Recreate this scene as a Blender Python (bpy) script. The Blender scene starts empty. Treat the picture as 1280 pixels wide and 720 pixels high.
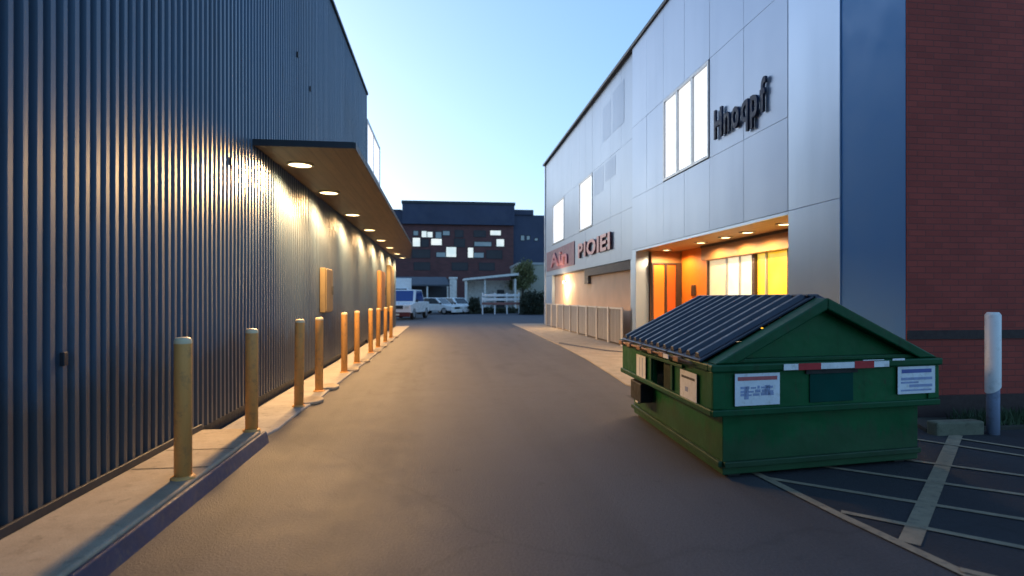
import bpy, bmesh, math, random
from mathutils import Vector, Matrix, noise
random.seed(7)
R = math.radians
sc = bpy.context.scene
COL = sc.collection

# ------------------------------------------------------------------ helpers
def link(o, parent=None):
    COL.objects.link(o)
    if parent: o.parent = parent
    return o
def tag(o, label=None, cat=None, group=None, kind=None):
    if label: o['label'] = label
    if cat: o['category'] = cat
    if group: o['group'] = group
    if kind: o['kind'] = kind
    return o
def empty(name, loc=(0, 0, 0), rz=0, label=None, cat=None, group=None):
    o = bpy.data.objects.new(name, None)
    o.empty_display_size = .1
    o.location = loc; o.rotation_euler = (0, 0, rz)
    link(o); return tag(o, label, cat, group)

class MB:
    def __init__(self): self.bm = bmesh.new(); self.mi = 0
    def face(self, pts, mi=None):
        vs = [self.bm.verts.new(p) for p in pts]
        f = self.bm.faces.new(vs); f.material_index = self.mi if mi is None else mi
        return f
    def box(self, x0, x1, y0, y1, z0, z1, T=None):
        if x0 > x1: x0, x1 = x1, x0
        if y0 > y1: y0, y1 = y1, y0
        if z0 > z1: z0, z1 = z1, z0
        c = [(x0,y0,z0),(x1,y0,z0),(x1,y1,z0),(x0,y1,z0),(x0,y0,z1),(x1,y0,z1),(x1,y1,z1),(x0,y1,z1)]
        if T: c = [T(*p) for p in c]
        return self.hexa(c)
    def hexa(self, c):
        v = [self.bm.verts.new(p) for p in c]
        for q in ((3,2,1,0),(4,5,6,7),(0,1,5,4),(1,2,6,5),(2,3,7,6),(3,0,4,7)):
            f = self.bm.faces.new([v[i] for i in q]); f.material_index = self.mi
        return v
    def prism(self, poly, d, T=None):
        # poly: list of 3d pts, d: extrusion vector
        d = Vector(d); a = [Vector(p) for p in poly]; b = [p + d for p in a]
        if T: a = [Vector(T(*p)) for p in a]; b = [Vector(T(*p)) for p in b]
        va = [self.bm.verts.new(p) for p in a]; vb = [self.bm.verts.new(p) for p in b]
        n = len(a); fs = [self.bm.faces.new(va[::-1]), self.bm.faces.new(vb)]
        for i in range(n): fs.append(self.bm.faces.new([va[i], va[(i+1)%n], vb[(i+1)%n], vb[i]]))
        for f in fs: f.material_index = self.mi
    def tube(self, p, q, r0, r1=None, n=12, cap=True):
        r1 = r0 if r1 is None else r1
        p = Vector(p); q = Vector(q); d = (q - p).normalized()
        u = d.orthogonal().normalized(); w = d.cross(u)
        A = []; B = []
        for i in range(n):
            t = 2*math.pi*i/n; e = u*math.cos(t) + w*math.sin(t)
            A.append(self.bm.verts.new(p + e*r0)); B.append(self.bm.verts.new(q + e*r1))
        for i in range(n):
            f = self.bm.faces.new([A[i], A[(i+1)%n], B[(i+1)%n], B[i]]); f.material_index = self.mi; f.smooth = True
        if cap:
            self.bm.faces.new(A[::-1]).material_index = self.mi
            self.bm.faces.new(B).material_index = self.mi
    def lathe(self, prof, n=24, c=(0, 0, 0)):
        rings = []
        for r, z in prof:
            if r < 1e-5: rings.append([self.bm.verts.new((c[0], c[1], c[2]+z))])
            else: rings.append([self.bm.verts.new((c[0]+r*math.cos(2*math.pi*i/n), c[1]+r*math.sin(2*math.pi*i/n), c[2]+z)) for i in range(n)])
        for a, b in zip(rings, rings[1:]):
            for i in range(n):
                j = (i+1) % n
                if len(a) == 1 and len(b) == 1: continue
                if len(a) == 1: f = self.bm.faces.new([a[0], b[j], b[i]]) if False else self.bm.faces.new([a[0], b[i], b[j]])
                elif len(b) == 1: f = self.bm.faces.new([a[i], a[j], b[0]])
                else: f = self.bm.faces.new([a[i], a[j], b[j], b[i]])
                f.smooth = True; f.material_index = self.mi
    def build(self, name, mats, parent=None, bevel=0, seg=2, recalc=True, loc=None, rot=None):
        if recalc: bmesh.ops.recalc_face_normals(self.bm, faces=self.bm.faces[:])
        me = bpy.data.meshes.new(name); self.bm.to_mesh(me); self.bm.free()
        if not isinstance(mats, (list, tuple)): mats = [mats]
        for m in mats: me.materials.append(m)
        o = bpy.data.objects.new(name, me); link(o, parent)
        if loc: o.location = loc
        if rot: o.rotation_euler = rot
        if bevel:
            b = o.modifiers.new('bevel', 'BEVEL'); b.width = bevel; b.segments = seg
            b.limit_method = 'ANGLE'; b.angle_limit = R(40); b.harden_normals = False
        return o
def boxes(name, lst, mat, parent=None, bevel=0, T=None):
    m = MB()
    for b in lst: m.box(*b, T=T)
    return m.build(name, mat, parent, bevel)
def dup_tree(o, parent=None):
    c = o.copy(); COL.objects.link(c); c.parent = parent
    for ch in list(o.children): dup_tree(ch, c)
    return c

# ------------------------------------------------------------------ materials
class NT:
    def __init__(self, name):
        self.m = bpy.data.materials.new(name); self.m.use_nodes = True
        self.t = self.m.node_tree; self.b = self.t.nodes['Principled BSDF']
    def n(self, ty, **kw):
        nd = self.t.nodes.new(ty)
        for k, v in kw.items(): setattr(nd, k, v)
        return nd
    def l(self, a, b): self.t.links.new(a, b)
    def coord(self, scale=(1, 1, 1), kind='Object'):
        tc = self.n('ShaderNodeTexCoord'); mp = self.n('ShaderNodeMapping')
        mp.inputs['Scale'].default_value = scale
        self.l(tc.outputs[kind], mp.inputs['Vector']); return mp.outputs['Vector']
    def noise(self, scale, detail=4, rough=.6, vec=None, dist=0):
        x = self.n('ShaderNodeTexNoise'); x.inputs['Scale'].default_value = scale
        x.inputs['Detail'].default_value = detail; x.inputs['Roughness'].default_value = rough
        x.inputs['Distortion'].default_value = dist
        if vec is not None: self.l(vec, x.inputs['Vector'])
        return x.outputs['Fac']
    def ramp(self, fac, stops):
        r = self.n('ShaderNodeValToRGB'); e = r.color_ramp.elements
        while len(e) < len(stops): e.new(.5)
        for s, (p, c) in zip(e, stops):
            s.position = p; s.color = (c, c, c, 1) if isinstance(c, (int, float)) else (*c, 1)
        self.l(fac, r.inputs['Fac']); return r.outputs['Color']
    def mix(self, fac, a, b, mode='MIX'):
        x = self.n('ShaderNodeMix', data_type='RGBA', blend_type=mode)
        for s, v in ((x.inputs[0], fac), (x.inputs[6], a), (x.inputs[7], b)):
            if hasattr(v, 'is_output'): self.l(v, s)
            elif isinstance(v, (int, float)): s.default_value = v if s.type == 'VALUE' else (v, v, v, 1)
            else: s.default_value = (*v, 1)
        return x.outputs[2]
    def bump(self, h, strength=.3, dist=.01):
        x = self.n('ShaderNodeBump'); x.inputs['Strength'].default_value = strength
        x.inputs['Distance'].default_value = dist
        self.l(h, x.inputs['Height']); self.l(x.outputs['Normal'], self.b.inputs['Normal'])
    def set(self, **kw):
        for k, v in kw.items():
            s = self.b.inputs[k]
            if hasattr(v, 'is_output'): self.l(v, s)
            elif s.type == 'RGBA': s.default_value = (*v, 1)
            else: s.default_value = v
        return self
def worn(name, col, rough=.6, metal=0, var=.25, scale=3, dirt=None, bump=0, streak=False, spec=.5):
    """painted / plain surface with tone variation, optional dirt and vertical streaks"""
    t = NT(name)
    v = t.coord((1, 1, .12) if streak else (1, 1, 1))
    n1 = t.noise(scale, 5, .65, v)
    dk = tuple(c*(1-var) for c in col); lt = tuple(min(1, c*(1+var)) for c in col)
    c = t.ramp(n1, [(.25, dk), (.75, lt)])
    if dirt:
        n2 = t.noise(scale*2.3, 6, .7, t.coord())
        c = t.mix(t.ramp(n2, [(.52, 0.), (.72, .75)]), c, dirt)
    r = t.ramp(t.noise(scale*4, 3, .6, v), [(.3, max(.02, rough-.12)), (.7, min(1, rough+.12))])
    t.set(**{'Base Color': c, 'Roughness': r, 'Metallic': metal, 'Specular IOR Level': spec})
    if bump: t.bump(t.noise(scale*18, 4, .6, t.coord()), bump, .004)
    return t.m
def emis(name, col, s, col2=None, scale=2):
    t = NT(name); t.set(**{'Base Color': tuple(c*.5 for c in col), 'Emission Strength': s, 'Roughness': .3})
    if col2:
        c = t.ramp(t.noise(scale, 3, .5, t.coord()), [(.35, col2), (.65, col)])
        t.set(**{'Emission Color': c})
    else: t.set(**{'Emission Color': col})
    return t.m
def glass(name, col=(.03, .04, .05), rough=.08):
    t = NT(name); t.set(**{'Base Color': col, 'Roughness': rough, 'Specular IOR Level': .8}); return t.m

M = {}
def mat_asphalt(name, a, b, warm, rough=.8, stain=True):
    t = NT(name); v = t.coord()
    grain = t.noise(55, 3, .8, v); mid = t.noise(1.1, 6, .65, v); big = t.noise(.16, 4, .6, v, .6)
    c = t.ramp(mid, [(.3, a), (.7, b)])
    c = t.mix(t.ramp(big, [(.4, 0.), (.65, .7)]), c, warm)
    c = t.mix(t.ramp(grain, [(.35, .55), (.6, 0.)]), c, tuple(x*.42 for x in a))
    c = t.mix(t.ramp(grain, [(.66, 0.), (.74, .5)]), c, tuple(x*2.4 for x in b))
    if stain:
        st = t.noise(.55, 5, .7, t.coord((1.6, .5, 1)), 1.2)
        c = t.mix(t.ramp(st, [(.56, 0.), (.68, .55)]), c, tuple(x*.5 for x in a))
        ty = t.noise(1., 4, .6, t.coord((1.5, .06, 1)))
        c = t.mix(t.ramp(ty, [(.48, 0.), (.62, .4)]), c, tuple(x*.55 for x in a))
        sp = t.noise(3.2, 3, .5, v, .4)
        c = t.mix(t.ramp(sp, [(.68, 0.), (.74, .55)]), c, tuple(x*.4 for x in a))
        vo = t.n('ShaderNodeTexVoronoi', feature='DISTANCE_TO_EDGE'); vo.inputs['Scale'].default_value = .33
        wn = t.n('ShaderNodeTexNoise'); wn.inputs['Scale'].default_value = 1.3; wn.inputs['Detail'].default_value = 5
        t.l(v, wn.inputs['Vector'])
        wv = t.n('ShaderNodeMix', data_type='VECTOR'); wv.inputs[0].default_value = .45
        t.l(v, wv.inputs[4]); t.l(wn.outputs['Color'], wv.inputs[5]); t.l(wv.outputs[1], vo.inputs['Vector'])
        cr = t.ramp(vo.outputs['Distance'], [(.0, .3), (.006, 0.)])
        c = t.mix(cr, c, tuple(x*.3 for x in a))
    t.set(**{'Base Color': c, 'Roughness': t.ramp(t.noise(2.2, 5, .7, v), [(.3, rough-.03), (.7, rough+.06)])})
    t.bump(grain, .8, .01)
    return t.m
M['asphalt'] = mat_asphalt('asphalt', (.056, .054, .06), (.08, .076, .083), (.068, .065, .071), .7)
M['asphalt_cross'] = mat_asphalt('asphalt_cross', (.04, .044, .06), (.06, .064, .085), (.05, .053, .07), .7, False)
M['bay'] = mat_asphalt('asphalt_bay', (.02, .021, .027), (.032, .032, .039), (.026, .025, .031), .75, True)
def mat_concrete(name, a, b, rough=.85):
    t = NT(name); v = t.coord()
    c = t.ramp(t.noise(2.4, 7, .7, v), [(.3, a), (.7, b)])
    c = t.mix(t.ramp(t.noise(9, 5, .7, v), [(.55, 0.), (.7, .5)]), c, tuple(x*.45 for x in a))
    c = t.mix(t.ramp(t.noise(120, 2, .6, v), [(.3, .4), (.5, 0.)]), c, tuple(x*.55 for x in a))
    t.set(**{'Base Color': c, 'Roughness': rough}); t.bump(t.noise(60, 4, .7, v), .4, .005)
    return t.m
M['concrete'] = mat_concrete('concrete', (.24, .2, .15), (.36, .31, .24))
M['concrete_pale'] = mat_concrete('concrete_pale', (.27, .25, .22), (.4, .37, .33))
M['kerb_olive'] = mat_concrete('kerb_olive', (.1, .1, .07), (.17, .17, .12))
M['kerb_blue'] = worn('kerb_blue', (.018, .032, .08), .65, 0, .3, 6, (.09, .085, .08), .3)
M['mark'] = worn('road_paint', (.27, .215, .145), .75, 0, .25, 8, (.06, .06, .065), .3)
# corrugated steel cladding
def mat_clad():
    t = NT('steel_cladding'); v = t.coord((1, 1, .05))
    n1 = t.noise(1.3, 5, .6, v); n2 = t.noise(.5, 4, .6, t.coord())
    c = t.ramp(n1, [(.3, (.046, .083, .14)), (.7, (.07, .115, .18))])
    c = t.mix(t.ramp(n2, [(.4, 0.), (.7, .35)]), c, (.07, .08, .1))
    c = t.mix(t.ramp(t.noise(7, 5, .7, t.coord((1, 1, .3))), [(.6, 0.), (.75, .4)]), c, (.05, .045, .04))
    sx = t.n('ShaderNodeSeparateXYZ'); tc = t.n('ShaderNodeTexCoord'); t.l(tc.outputs['Object'], sx.inputs[0])
    dz = t.n('ShaderNodeMath', operation='MULTIPLY_ADD'); t.l(t.noise(3.5, 5, .7, t.coord((1, 1, .35))), dz.inputs[0]); dz.inputs[1].default_value = -1.6; t.l(sx.outputs[2], dz.inputs[2])
    c = t.mix(t.ramp(dz.outputs[0], [(0., .6), (.35, 0.)]), c, (.05, .043, .036))
    t.set(**{'Base Color': c, 'Metallic': .36, 'Coat Weight': .22, 'Coat Roughness': .35, 'Roughness': t.ramp(n1, [(.3, .36), (.7, .52)])})
    t.bump(t.noise(2.5, 3, .5, t.coord((1, 1, .2))), .12, .02)
    return t.m
M['clad'] = mat_clad()
M['trim_dark'] = worn('dark_trim', (.03, .035, .045), .5, .4, .2, 4)
M['soffit'] = None
def mat_soffit(name, a, b, rough=.55):
    t = NT(name); v = t.coord((9, .55, 1))
    c = t.ramp(t.noise(1.6, 6, .7, v), [(.3, a), (.7, b)])
    w = t.n('ShaderNodeTexWave', wave_type='BANDS', bands_direction='X'); w.inputs['Scale'].default_value = 1.9
    t.l(t.coord(), w.inputs['Vector'])
    g = t.ramp(w.outputs['Fac'], [(0., .35), (.05, 0.)])
    c = t.mix(g, c, tuple(x*.3 for x in a))
    t.set(**{'Base Color': c, 'Roughness': rough}); return t.m
M['soffit'] = mat_soffit('timber_soffit', (.09, .055, .03), (.16, .1, .055))
M['soffit_entry'] = mat_soffit('entry_soffit', (.3, .18, .08), (.42, .27, .13))
M['white_panel'] = emis('glowing_end_panel', (.97, .98, 1.), 1.1, (.88, .93, .98), .6)  # emission stands in for the sky brightness on the white end panel
M['yellow'] = worn('yellow_paint', (.62, .31, .09), .6, 0, .25, 5, (.26, .15, .08), .3, True)
M['cap'] = worn('bollard_cap', (.62, .52, .34), .5, 0, .15, 6)
M['lens'] = emis('downlight_lens', (1., .74, .36), 7)
M['lens_wall'] = emis('wall_lamp_lens', (1., .74, .4), 5)
M['housing'] = worn('lamp_housing', (.3, .27, .22), .4, .6, .1, 5)
M['box_tan'] = worn('cabinet_paint', (.2, .15, .08), .5, .2, .15, 4, (.12, .09, .06), .1, True)
M['box_door'] = worn('cabinet_orange', (.26, .13, .045), .5, .1, .2, 4, (.14, .08, .04), .1, True)
def mat_alu(name, a, b, rough=.4, metal=.6):
    t = NT(name); oi = t.n('ShaderNodeObjectInfo')
    n1 = t.noise(.5, 3, .5, t.coord()); n2 = t.noise(1.2, 5, .65, t.coord((1, 1, .1)))
    c = t.ramp(n1, [(.3, a), (.7, b)])
    c = t.mix(t.ramp(n2, [(.55, 0.), (.8, .14)]), c, tuple(x*.6 for x in a))
    t.set(**{'Base Color': c, 'Metallic': metal, 'Roughness': t.ramp(n2, [(.3, rough-.02), (.7, rough+.03)])})
    t.bump(t.noise(.9, 2, .5, t.coord()), .02, .03); return t.m
M['alu'] = mat_alu('silver_panel', (.27, .34, .46), (.305, .375, .495))
M['alu2'] = mat_alu('grey_panel', (.24, .3, .4), (.275, .335, .435))
M['alu_pier'] = mat_alu('pier_panel', (.3, .38, .5), (.34, .42, .54), .36, .8)
M['alu_gap'] = worn('panel_gap', (.2, .25, .33), .7)
M['louvre'] = mat_alu('louvre_grey', (.23, .3, .42), (.27, .34, .46), .45, .4)
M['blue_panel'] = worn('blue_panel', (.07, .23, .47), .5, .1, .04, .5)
M['win_lit'] = emis('lit_window', (1., .98, .94), 1.15, (.84, .9, .98), 1.1)
M['win_frame'] = worn('window_frame', (.35, .37, .4), .4, .6, .1, 4)
M['orange'] = worn('orange_wall', (.75, .2, .015), .5, 0, .08, 2)
M['orange_deep'] = worn('deep_orange_door', (.6, .11, .012), .45, 0, .1, 2)
M['amber_wood'] = worn('amber_wood', (.33, .15, .05), .5, 0, .25, 3, None, .1)
M['dark_frame'] = worn('dark_frame', (.05, .03, .02), .5, .2, .2, 5)
M['entry_pale'] = emis('lit_pale_glazing', (1., .83, .52), .62, (.9, .66, .34), 1.3)
M['entry_white'] = emis('lit_white_door', (1., .9, .68), .9, (.95, .8, .52), 2.)
M['entry_yellow'] = emis('lit_yellow_glazing', (1., .58, .015), .85, (1., .72, .1), 1.7)
M['beige'] = worn('beige_render', (.7, .46, .3), .8, 0, .12, 1.2, None, .15)
M['lintel'] = worn('brown_lintel', (.1, .075, .06), .7, 0, .2, 3)
M['magenta'] = worn('magenta_sign', (.2, .075, .12), .5, 0, .25, 2)
M['pink'] = emis('pink_letter', (.75, .28, .34), .14)
M['white_red'] = emis('pale_red_letter', (.9, .5, .5), .16)
M['letter_dark'] = worn('navy_letter', (.008, .02, .06), .6, 0, .2, 3)
M['letter_red'] = worn('dark_red_letter', (.1, .015, .03), .4, 0, .2, 3)
M['letter_side'] = worn('letter_side', (.5, .55, .62), .35, .5, .1, 3)
M['fence_grey'] = worn('fence_panel', (.22, .2, .19), .55, .15, .18, 3, None, .1, True)
M['fence_post'] = worn('fence_post', (.62, .57, .52), .4, .4, .1, 4)
def mat_brick(name, a, b, mortar, sc_=1.0):
    t = NT(name); tc = t.n('ShaderNodeTexCoord'); sx = t.n('ShaderNodeSeparateXYZ'); cx = t.n('ShaderNodeCombineXYZ')
    t.l(tc.outputs['Object'], sx.inputs[0])
    ad = t.n('ShaderNodeMath', operation='ADD'); t.l(sx.outputs[0], ad.inputs[0]); t.l(sx.outputs[1], ad.inputs[1])
    t.l(ad.outputs[0], cx.inputs[0]); t.l(sx.outputs[2], cx.inputs[1])
    br = t.n('ShaderNodeTexBrick'); t.l(cx.outputs[0], br.inputs['Vector'])
    br.inputs['Scale'].default_value = sc_; br.inputs['Brick Width'].default_value = .225; br.inputs['Row Height'].default_value = .075
    br.inputs['Mortar Size'].default_value = .007; br.inputs['Mortar Smooth'].default_value = .3; br.inputs['Bias'].default_value = -.2
    br.inputs['Color1'].default_value = (*a, 1); br.inputs['Color2'].default_value = (*b, 1); br.inputs['Mortar'].default_value = (*mortar, 1)
    n = t.noise(.7, 5, .6, tc.outputs['Object'])
    c = t.mix(.5, br.outputs['Color'], t.ramp(n, [(.3, .45), (.7, .95)]), 'MULTIPLY')
    t.set(**{'Base Color': c, 'Roughness': .85})
    inv = t.n('ShaderNodeMath', operation='SUBTRACT'); inv.inputs[0].default_value = 1; t.l(br.outputs['Fac'], inv.inputs[1])
    t.bump(inv.outputs[0], .6, .008); return t.m
M['brick'] = mat_brick('red_brick', (.36, .055, .038), (.28, .042, .03), (.22, .048, .038))
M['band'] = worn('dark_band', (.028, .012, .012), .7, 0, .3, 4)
M['far_brick'] = mat_brick('far_brick', (.17, .06, .06), (.12, .045, .048), (.1, .07, .07), .4)
M['far_roof'] = worn('far_roof', (.04, .05, .095), .6, .2, .15, .4)
M['far_win'] = emis('far_lit_window', (.95, .97, .9), .85, (.6, .72, .72), .5)
M['far_win_dim'] = emis('far_dim_window', (.4, .55, .62), .12, (.2, .26, .3), .8)
M['far_win_dark'] = worn('far_dark_window', (.03, .026, .034), .5, 0, .2, .5)
# dumpster
def mat_green(name, a, b):
    t = NT(name); v = t.coord()
    c = t.ramp(t.noise(2.2, 6, .65, v), [(.3, a), (.7, b)])
    sc2 = t.noise(14, 6, .75, t.coord((1, 1, .25)), .8)
    c = t.mix(t.ramp(sc2, [(.57, 0.), (.7, .6)]), c, (.035, .028, .018))
    dr = t.noise(9, 4, .6, t.coord((1, 1, .06)), .3)
    c = t.mix(t.ramp(dr, [(.58, 0.), (.7, .4)]), c, (.012, .03, .014))
    sx = t.n('ShaderNodeSeparateXYZ'); tc = t.n('ShaderNodeTexCoord'); t.l(tc.outputs['Object'], sx.inputs[0])
    dz = t.n('ShaderNodeMath', operation='MULTIPLY_ADD'); t.l(t.noise(7, 5, .75, t.coord((1, 1, .3))), dz.inputs[0]); dz.inputs[1].default_value = -.6; t.l(sx.outputs[2], dz.inputs[2])
    c = t.mix(t.ramp(dz.outputs[0], [(0., .35), (.1, 0.)]), c, (.05, .043, .035))
    c = t.mix(t.ramp(t.noise(30, 4, .8, v), [(.68, 0.), (.76, .6)]), c, (.13, .16, .11))
    t.set(**{'Base Color': c, 'Roughness': t.ramp(t.noise(5, 4, .6, v), [(.3, .33), (.7, .55)]), 'Specular IOR Level': .22})
    t.bump(t.noise(2.6, 3, .6, v), .4, .03); return t.m
M['green'] = mat_green('green_steel', (.002, .068, .022), (.004, .098, .032))
M['green_dark'] = mat_green('green_steel_dark', (.002, .05, .018), (.003, .07, .026))
M['lid'] = worn('black_plastic_lid', (.02, .025, .045), .38, 0, .25, 3, (.045, .045, .05), .15)
M['black'] = worn('black_steel', (.012, .012, .013), .6, .2, .3, 4)
M['inside'] = worn('dumpster_inside', (.01, .02, .012), .9, 0, .3, 3)
M['teal'] = worn('teal_plate', (.003, .05, .04), .8, 0, .25, 3, None, 0, False, .1)
M['stick'] = worn('white_sticker', (.66, .68, .74), .45, 0, .1, 7, (.45, .44, .44))
M['print_red'] = worn('red_print', (.42, .09, .1), .5, 0, .2, 9)
M['print_blue'] = worn('blue_print', (.07, .1, .32), .5, 0, .25, 9)
M['print_grey'] = worn('grey_print', (.25, .3, .48), .5, 0, .3, 9)
M['print_black'] = worn('black_print', (.04, .04, .05), .5, 0, .3, 9)
M['tape_red'] = worn('red_tape', (.4, .012, .02), .4, 0, .2, 8)
M['tape_white'] = worn('white_tape', (.72, .72, .75), .4, 0, .15, 8, (.4, .38, .36))
M['rust'] = worn('rusty_steel', (.26, .14, .08), .75, .2, .35, 12, (.45, .38, .3), .3)
M['white_sleeve'] = worn('white_sleeve', (.74, .72, .72), .4, 0, .08, 5, (.5, .48, .46), 0, True)
M['blue_pipe'] = worn('grey_blue_pipe', (.28, .34, .5), .45, .2, .12, 5, (.15, .16, .2), .1, True)
# vehicles and background
M['car_white'] = worn('white_car_paint', (.82, .81, .8), .25, 0, .05, 2, None, 0)
M['car_glass_blue'] = glass('blue_tinted_glass', (.012, .05, .22), .1)
M['car_glass'] = glass('car_glass', (.015, .018, .025), .06)
M['car_red'] = worn('dark_red_bumper', (.09, .014, .014), .5, 0, .2, 3)
M['car_dark'] = worn('dark_plastic', (.02, .02, .022), .6, 0, .2, 4)
M['tyre'] = worn('tyre_rubber', (.015, .015, .015), .85, 0, .2, 8)
M['rim'] = worn('wheel_rim', (.45, .45, .47), .35, .8, .1, 5)
M['head'] = worn('headlight_lens', (.75, .75, .7), .15, .2, .05, 5)
M['plate'] = worn('number_plate', (.6, .6, .5), .5, 0, .05, 5)
M['amber'] = worn('amber_lens', (.7, .3, .03), .3, 0, .1, 5)
M['shed_white'] = worn('white_shed', (.75, .72, .68), .7, 0, .15, 1.5, (.3, .28, .26), 0, True)
M['carport'] = worn('slate_roof', (.07, .08, .1), .7, 0, .2, 1)
M['crate_a'] = worn('stored_goods_pale', (.4, .4, .4), .7, 0, .2, 2)
M['beige_far'] = worn('far_beige_wall', (.45, .42, .34), .85, 0, .15, .6, None, .1)
M['bark'] = worn('bark', (.06, .045, .035), .9, 0, .3, 6)
def mat_leaf(name, a, b):
    t = NT(name); oi = t.noise(1.1, 4, .6, t.coord())
    t.set(**{'Base Color': t.ramp(oi, [(.3, a), (.7, b)]), 'Roughness': .7}); return t.m
M['leaf'] = mat_leaf('tree_leaves', (.09, .1, .035), (.2, .19, .07))
M['hedge'] = mat_leaf('hedge_leaves', (.022, .03, .016), (.055, .06, .032))
M['grass'] = mat_leaf('grass_blades', (.02, .045, .02), (.045, .085, .035))
M['soil'] = worn('soil', (.03, .028, .022), .95, 0, .3, 5, None, .4)

# ------------------------------------------------------------------ ground
def sheet(name, pts, z, mat):
    m = MB(); m.face([(x, y, z) for x, y in pts]); o = m.build(name, mat); 
    return tag(o, kind='structure')
def slab(name, pts, z0, z1, mat, bevel=.015):
    m = MB(); m.prism([(x, y, z0) for x, y in pts], (0, 0, z1-z0)); o = m.build(name, mat, bevel=bevel)
    return tag(o, kind='structure')
sheet('ground', [(-400, -60), (400, -60), (400, 700), (-400, 700)], 0, M['asphalt'])
sheet('cross_street', [(-1.5, 37), (1.2, 33.5), (40, 33), (40, 56), (-1, 56)], .004, M['asphalt_cross'])
sheet('parking_bay', [(2.6, 4.45), (2.76, 2.6), (2.95, .5), (5, -6), (16, -6), (16, 6.0), (5.5, 6.0), (5.4, 8.55), (2.75, 8.3)], .004, M['bay'])
# right pavement, its edge curving away behind the dumpster
edge = [(3.8, 31.6), (3.7, 24), (3.57, 17.2), (3.4, 13.2), (3.2, 10.6), (3.08, 9.3), (3.2, 8.75), (3.6, 8.45)]
slab('pavement_right', edge + [(5.48, 8.42), (6.9, 8.42), (6.9, 31.6)], -.05, .022, M['concrete'])
# darker tyre-worn seams on the pavement
sheet('pavement_seam', [(3.62, 17.6), (4.4, 15.1), (5.3, 14.0), (5.3, 14.25), (4.45, 15.5), (3.75, 18.2)], .027, M['asphalt'])
# left pavement: raised stretch, then a lower one
slab('pavement_left', [(-2.49, -3), (-1.87, -3), (-1.87, 6.0), (-1.92, 6.12), (-2.49, 6.12)], -.05, .14, M['concrete'])
m = MB(); m.prism([(-1.868, -3, -.05), (-1.79, -3, -.05), (-1.835, -3, .118), (-1.868, -3, .118)], (0, 9.05, 0))
m.hexa([(-1.868, 6.051, -.05), (-1.79, 6.051, -.05), (-1.9, 6.32, -.05), (-1.93, 6.32, -.05), (-1.868, 6.051, .118), (-1.835, 6.051, .118), (-1.91, 6.32, .05), (-1.93, 6.32, .05)])
tag(m.build('kerb_left', M['kerb_blue'], bevel=.012), kind='structure')
slab('pavement_left_low', [(-2.49, 6.125), (-1.93, 6.26), (-1.87, 6.6), (-1.88, 7.6), (-1.82, 8.4), (-1.84, 9.5), (-1.8, 14), (-1.82, 29.4), (-2.49, 29.4)], -.05, .03, M['concrete_pale'])
for y in (1.4, 2.9, 4.75, 5.3):
    sheet('pavement_joint', [(-2.46, y), (-1.89, y), (-1.89, y+.014), (-2.46, y+.014)], .1435, M['soil'])
# painted hatching in the bay
mk = MB()
ZL = [.0076]
def line(a, b, w, z=None):
    ZL[0] += .0006; z = ZL[0]
    a = Vector((*a, 0)); b = Vector((*b, 0)); d = (b-a).normalized(); p = Vector((-d.y, d.x, 0))*w/2
    mk.face([(a+p).to_tuple()[:2]+(z,), (a-p).to_tuple()[:2]+(z,), (b-p).to_tuple()[:2]+(z,), (b+p).to_tuple()[:2]+(z,)])
line((2.61, 4.75), (2.70, 3.48), .075); line((2.70, 3.49), (2.93, 1.6), .075)
line((5.52, 5.47), (2.80, 3.09), .115)
line((2.62, 4.37), (3.35, 3.755), .06); line((3.35, 3.755), (3.95, 3.26), .06)
line((2.9, 4.93), (4.42, 3.68), .06); line((2.74, 3.60), (3.5, 2.88), .06)
line((3.9, 4.95), (4.9, 4.06), .06); line((4.55, 5.85), (5.55, 4.46), .06); line((5.4, 5.3), (5.8, 4.7), .06)
line((2.8, 2.75), (3.1, 2.44), .06)
tag(mk.build('parking_marking', M['mark']), kind='structure')
slab('planting_strip', [(5.3, 5.62), (12, 5.62), (12, 6.05), (6.6, 6.05), (5.56, 6.17)], -.02, .05, M['soil'], .01)
kb = MB()
kb.box(5.28, 5.86, 5.46, 5.6, -.04, .15); o = kb.build('kerb_block', M['kerb_olive'], bevel=.02)
tag(o, 'short olive concrete kerb block behind the dumpster, by the white post', 'kerb')
g = MB()
for i in range(2600):
    x = random.uniform(5.95, 9); y = random.uniform(5.64, 6.03); h = random.uniform(.06, .17); a = random.uniform(0, 6.28)
    dx, dy = .007*math.cos(a), .007*math.sin(a); lx, ly = random.gauss(0, .04), random.gauss(0, .04)
    g.face([(x-dx, y-dy, .045), (x+dx, y+dy, .045), (x+lx, y+ly, .05+h)])
tag(g.build('grass', M['grass'], recalc=False), 'dark green grass at the foot of the brick wall', 'grass', kind='stuff')

# ------------------------------------------------------------------ left building
LB = empty('metal_clad_building', (-2.5, 12, 0), 0, 'long dark blue corrugated steel building with a lit timber canopy on the left', 'building')
def inv(o): o.matrix_parent_inverse = Matrix.Translation(-Vector(o.parent.location)); return o
def corr(name, y0, y1, z0, z1, mat, pitch=.118, depth=.05, x=-2.5):
    m = MB(); pts = []; y = y0
    while y < y1:
        dd = depth*random.uniform(.88, 1.08); e = random.uniform(-.03, .03)
        for f, d in ((0, 0), (.36+e, 0), (.5+e, 1), (.88, 1)): pts.append((min(y+f*pitch, y1), x - dd*d))
        y += pitch
    pts.append((y1, x))
    nz = max(2, int((z1-z0)/.9)); rows = []
    for k in range(nz+1):
        z = z0 + (z1-z0)*k/nz
        rows.append([m.bm.verts.new((px + .007*noise.noise(Vector((py*.9, z*.8, 3.1))) + .0025*noise.noise(Vector((py*9, z*.5, 7))), py, z)) for py, px in pts])
    for lo, hi in zip(rows, rows[1:]):
        for i in range(len(pts)-1):
            if abs(pts[i][0]-pts[i+1][0]) > 1e-6: m.bm.faces.new([lo[i], lo[i+1], hi[i+1], hi[i]])
    return m
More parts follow.
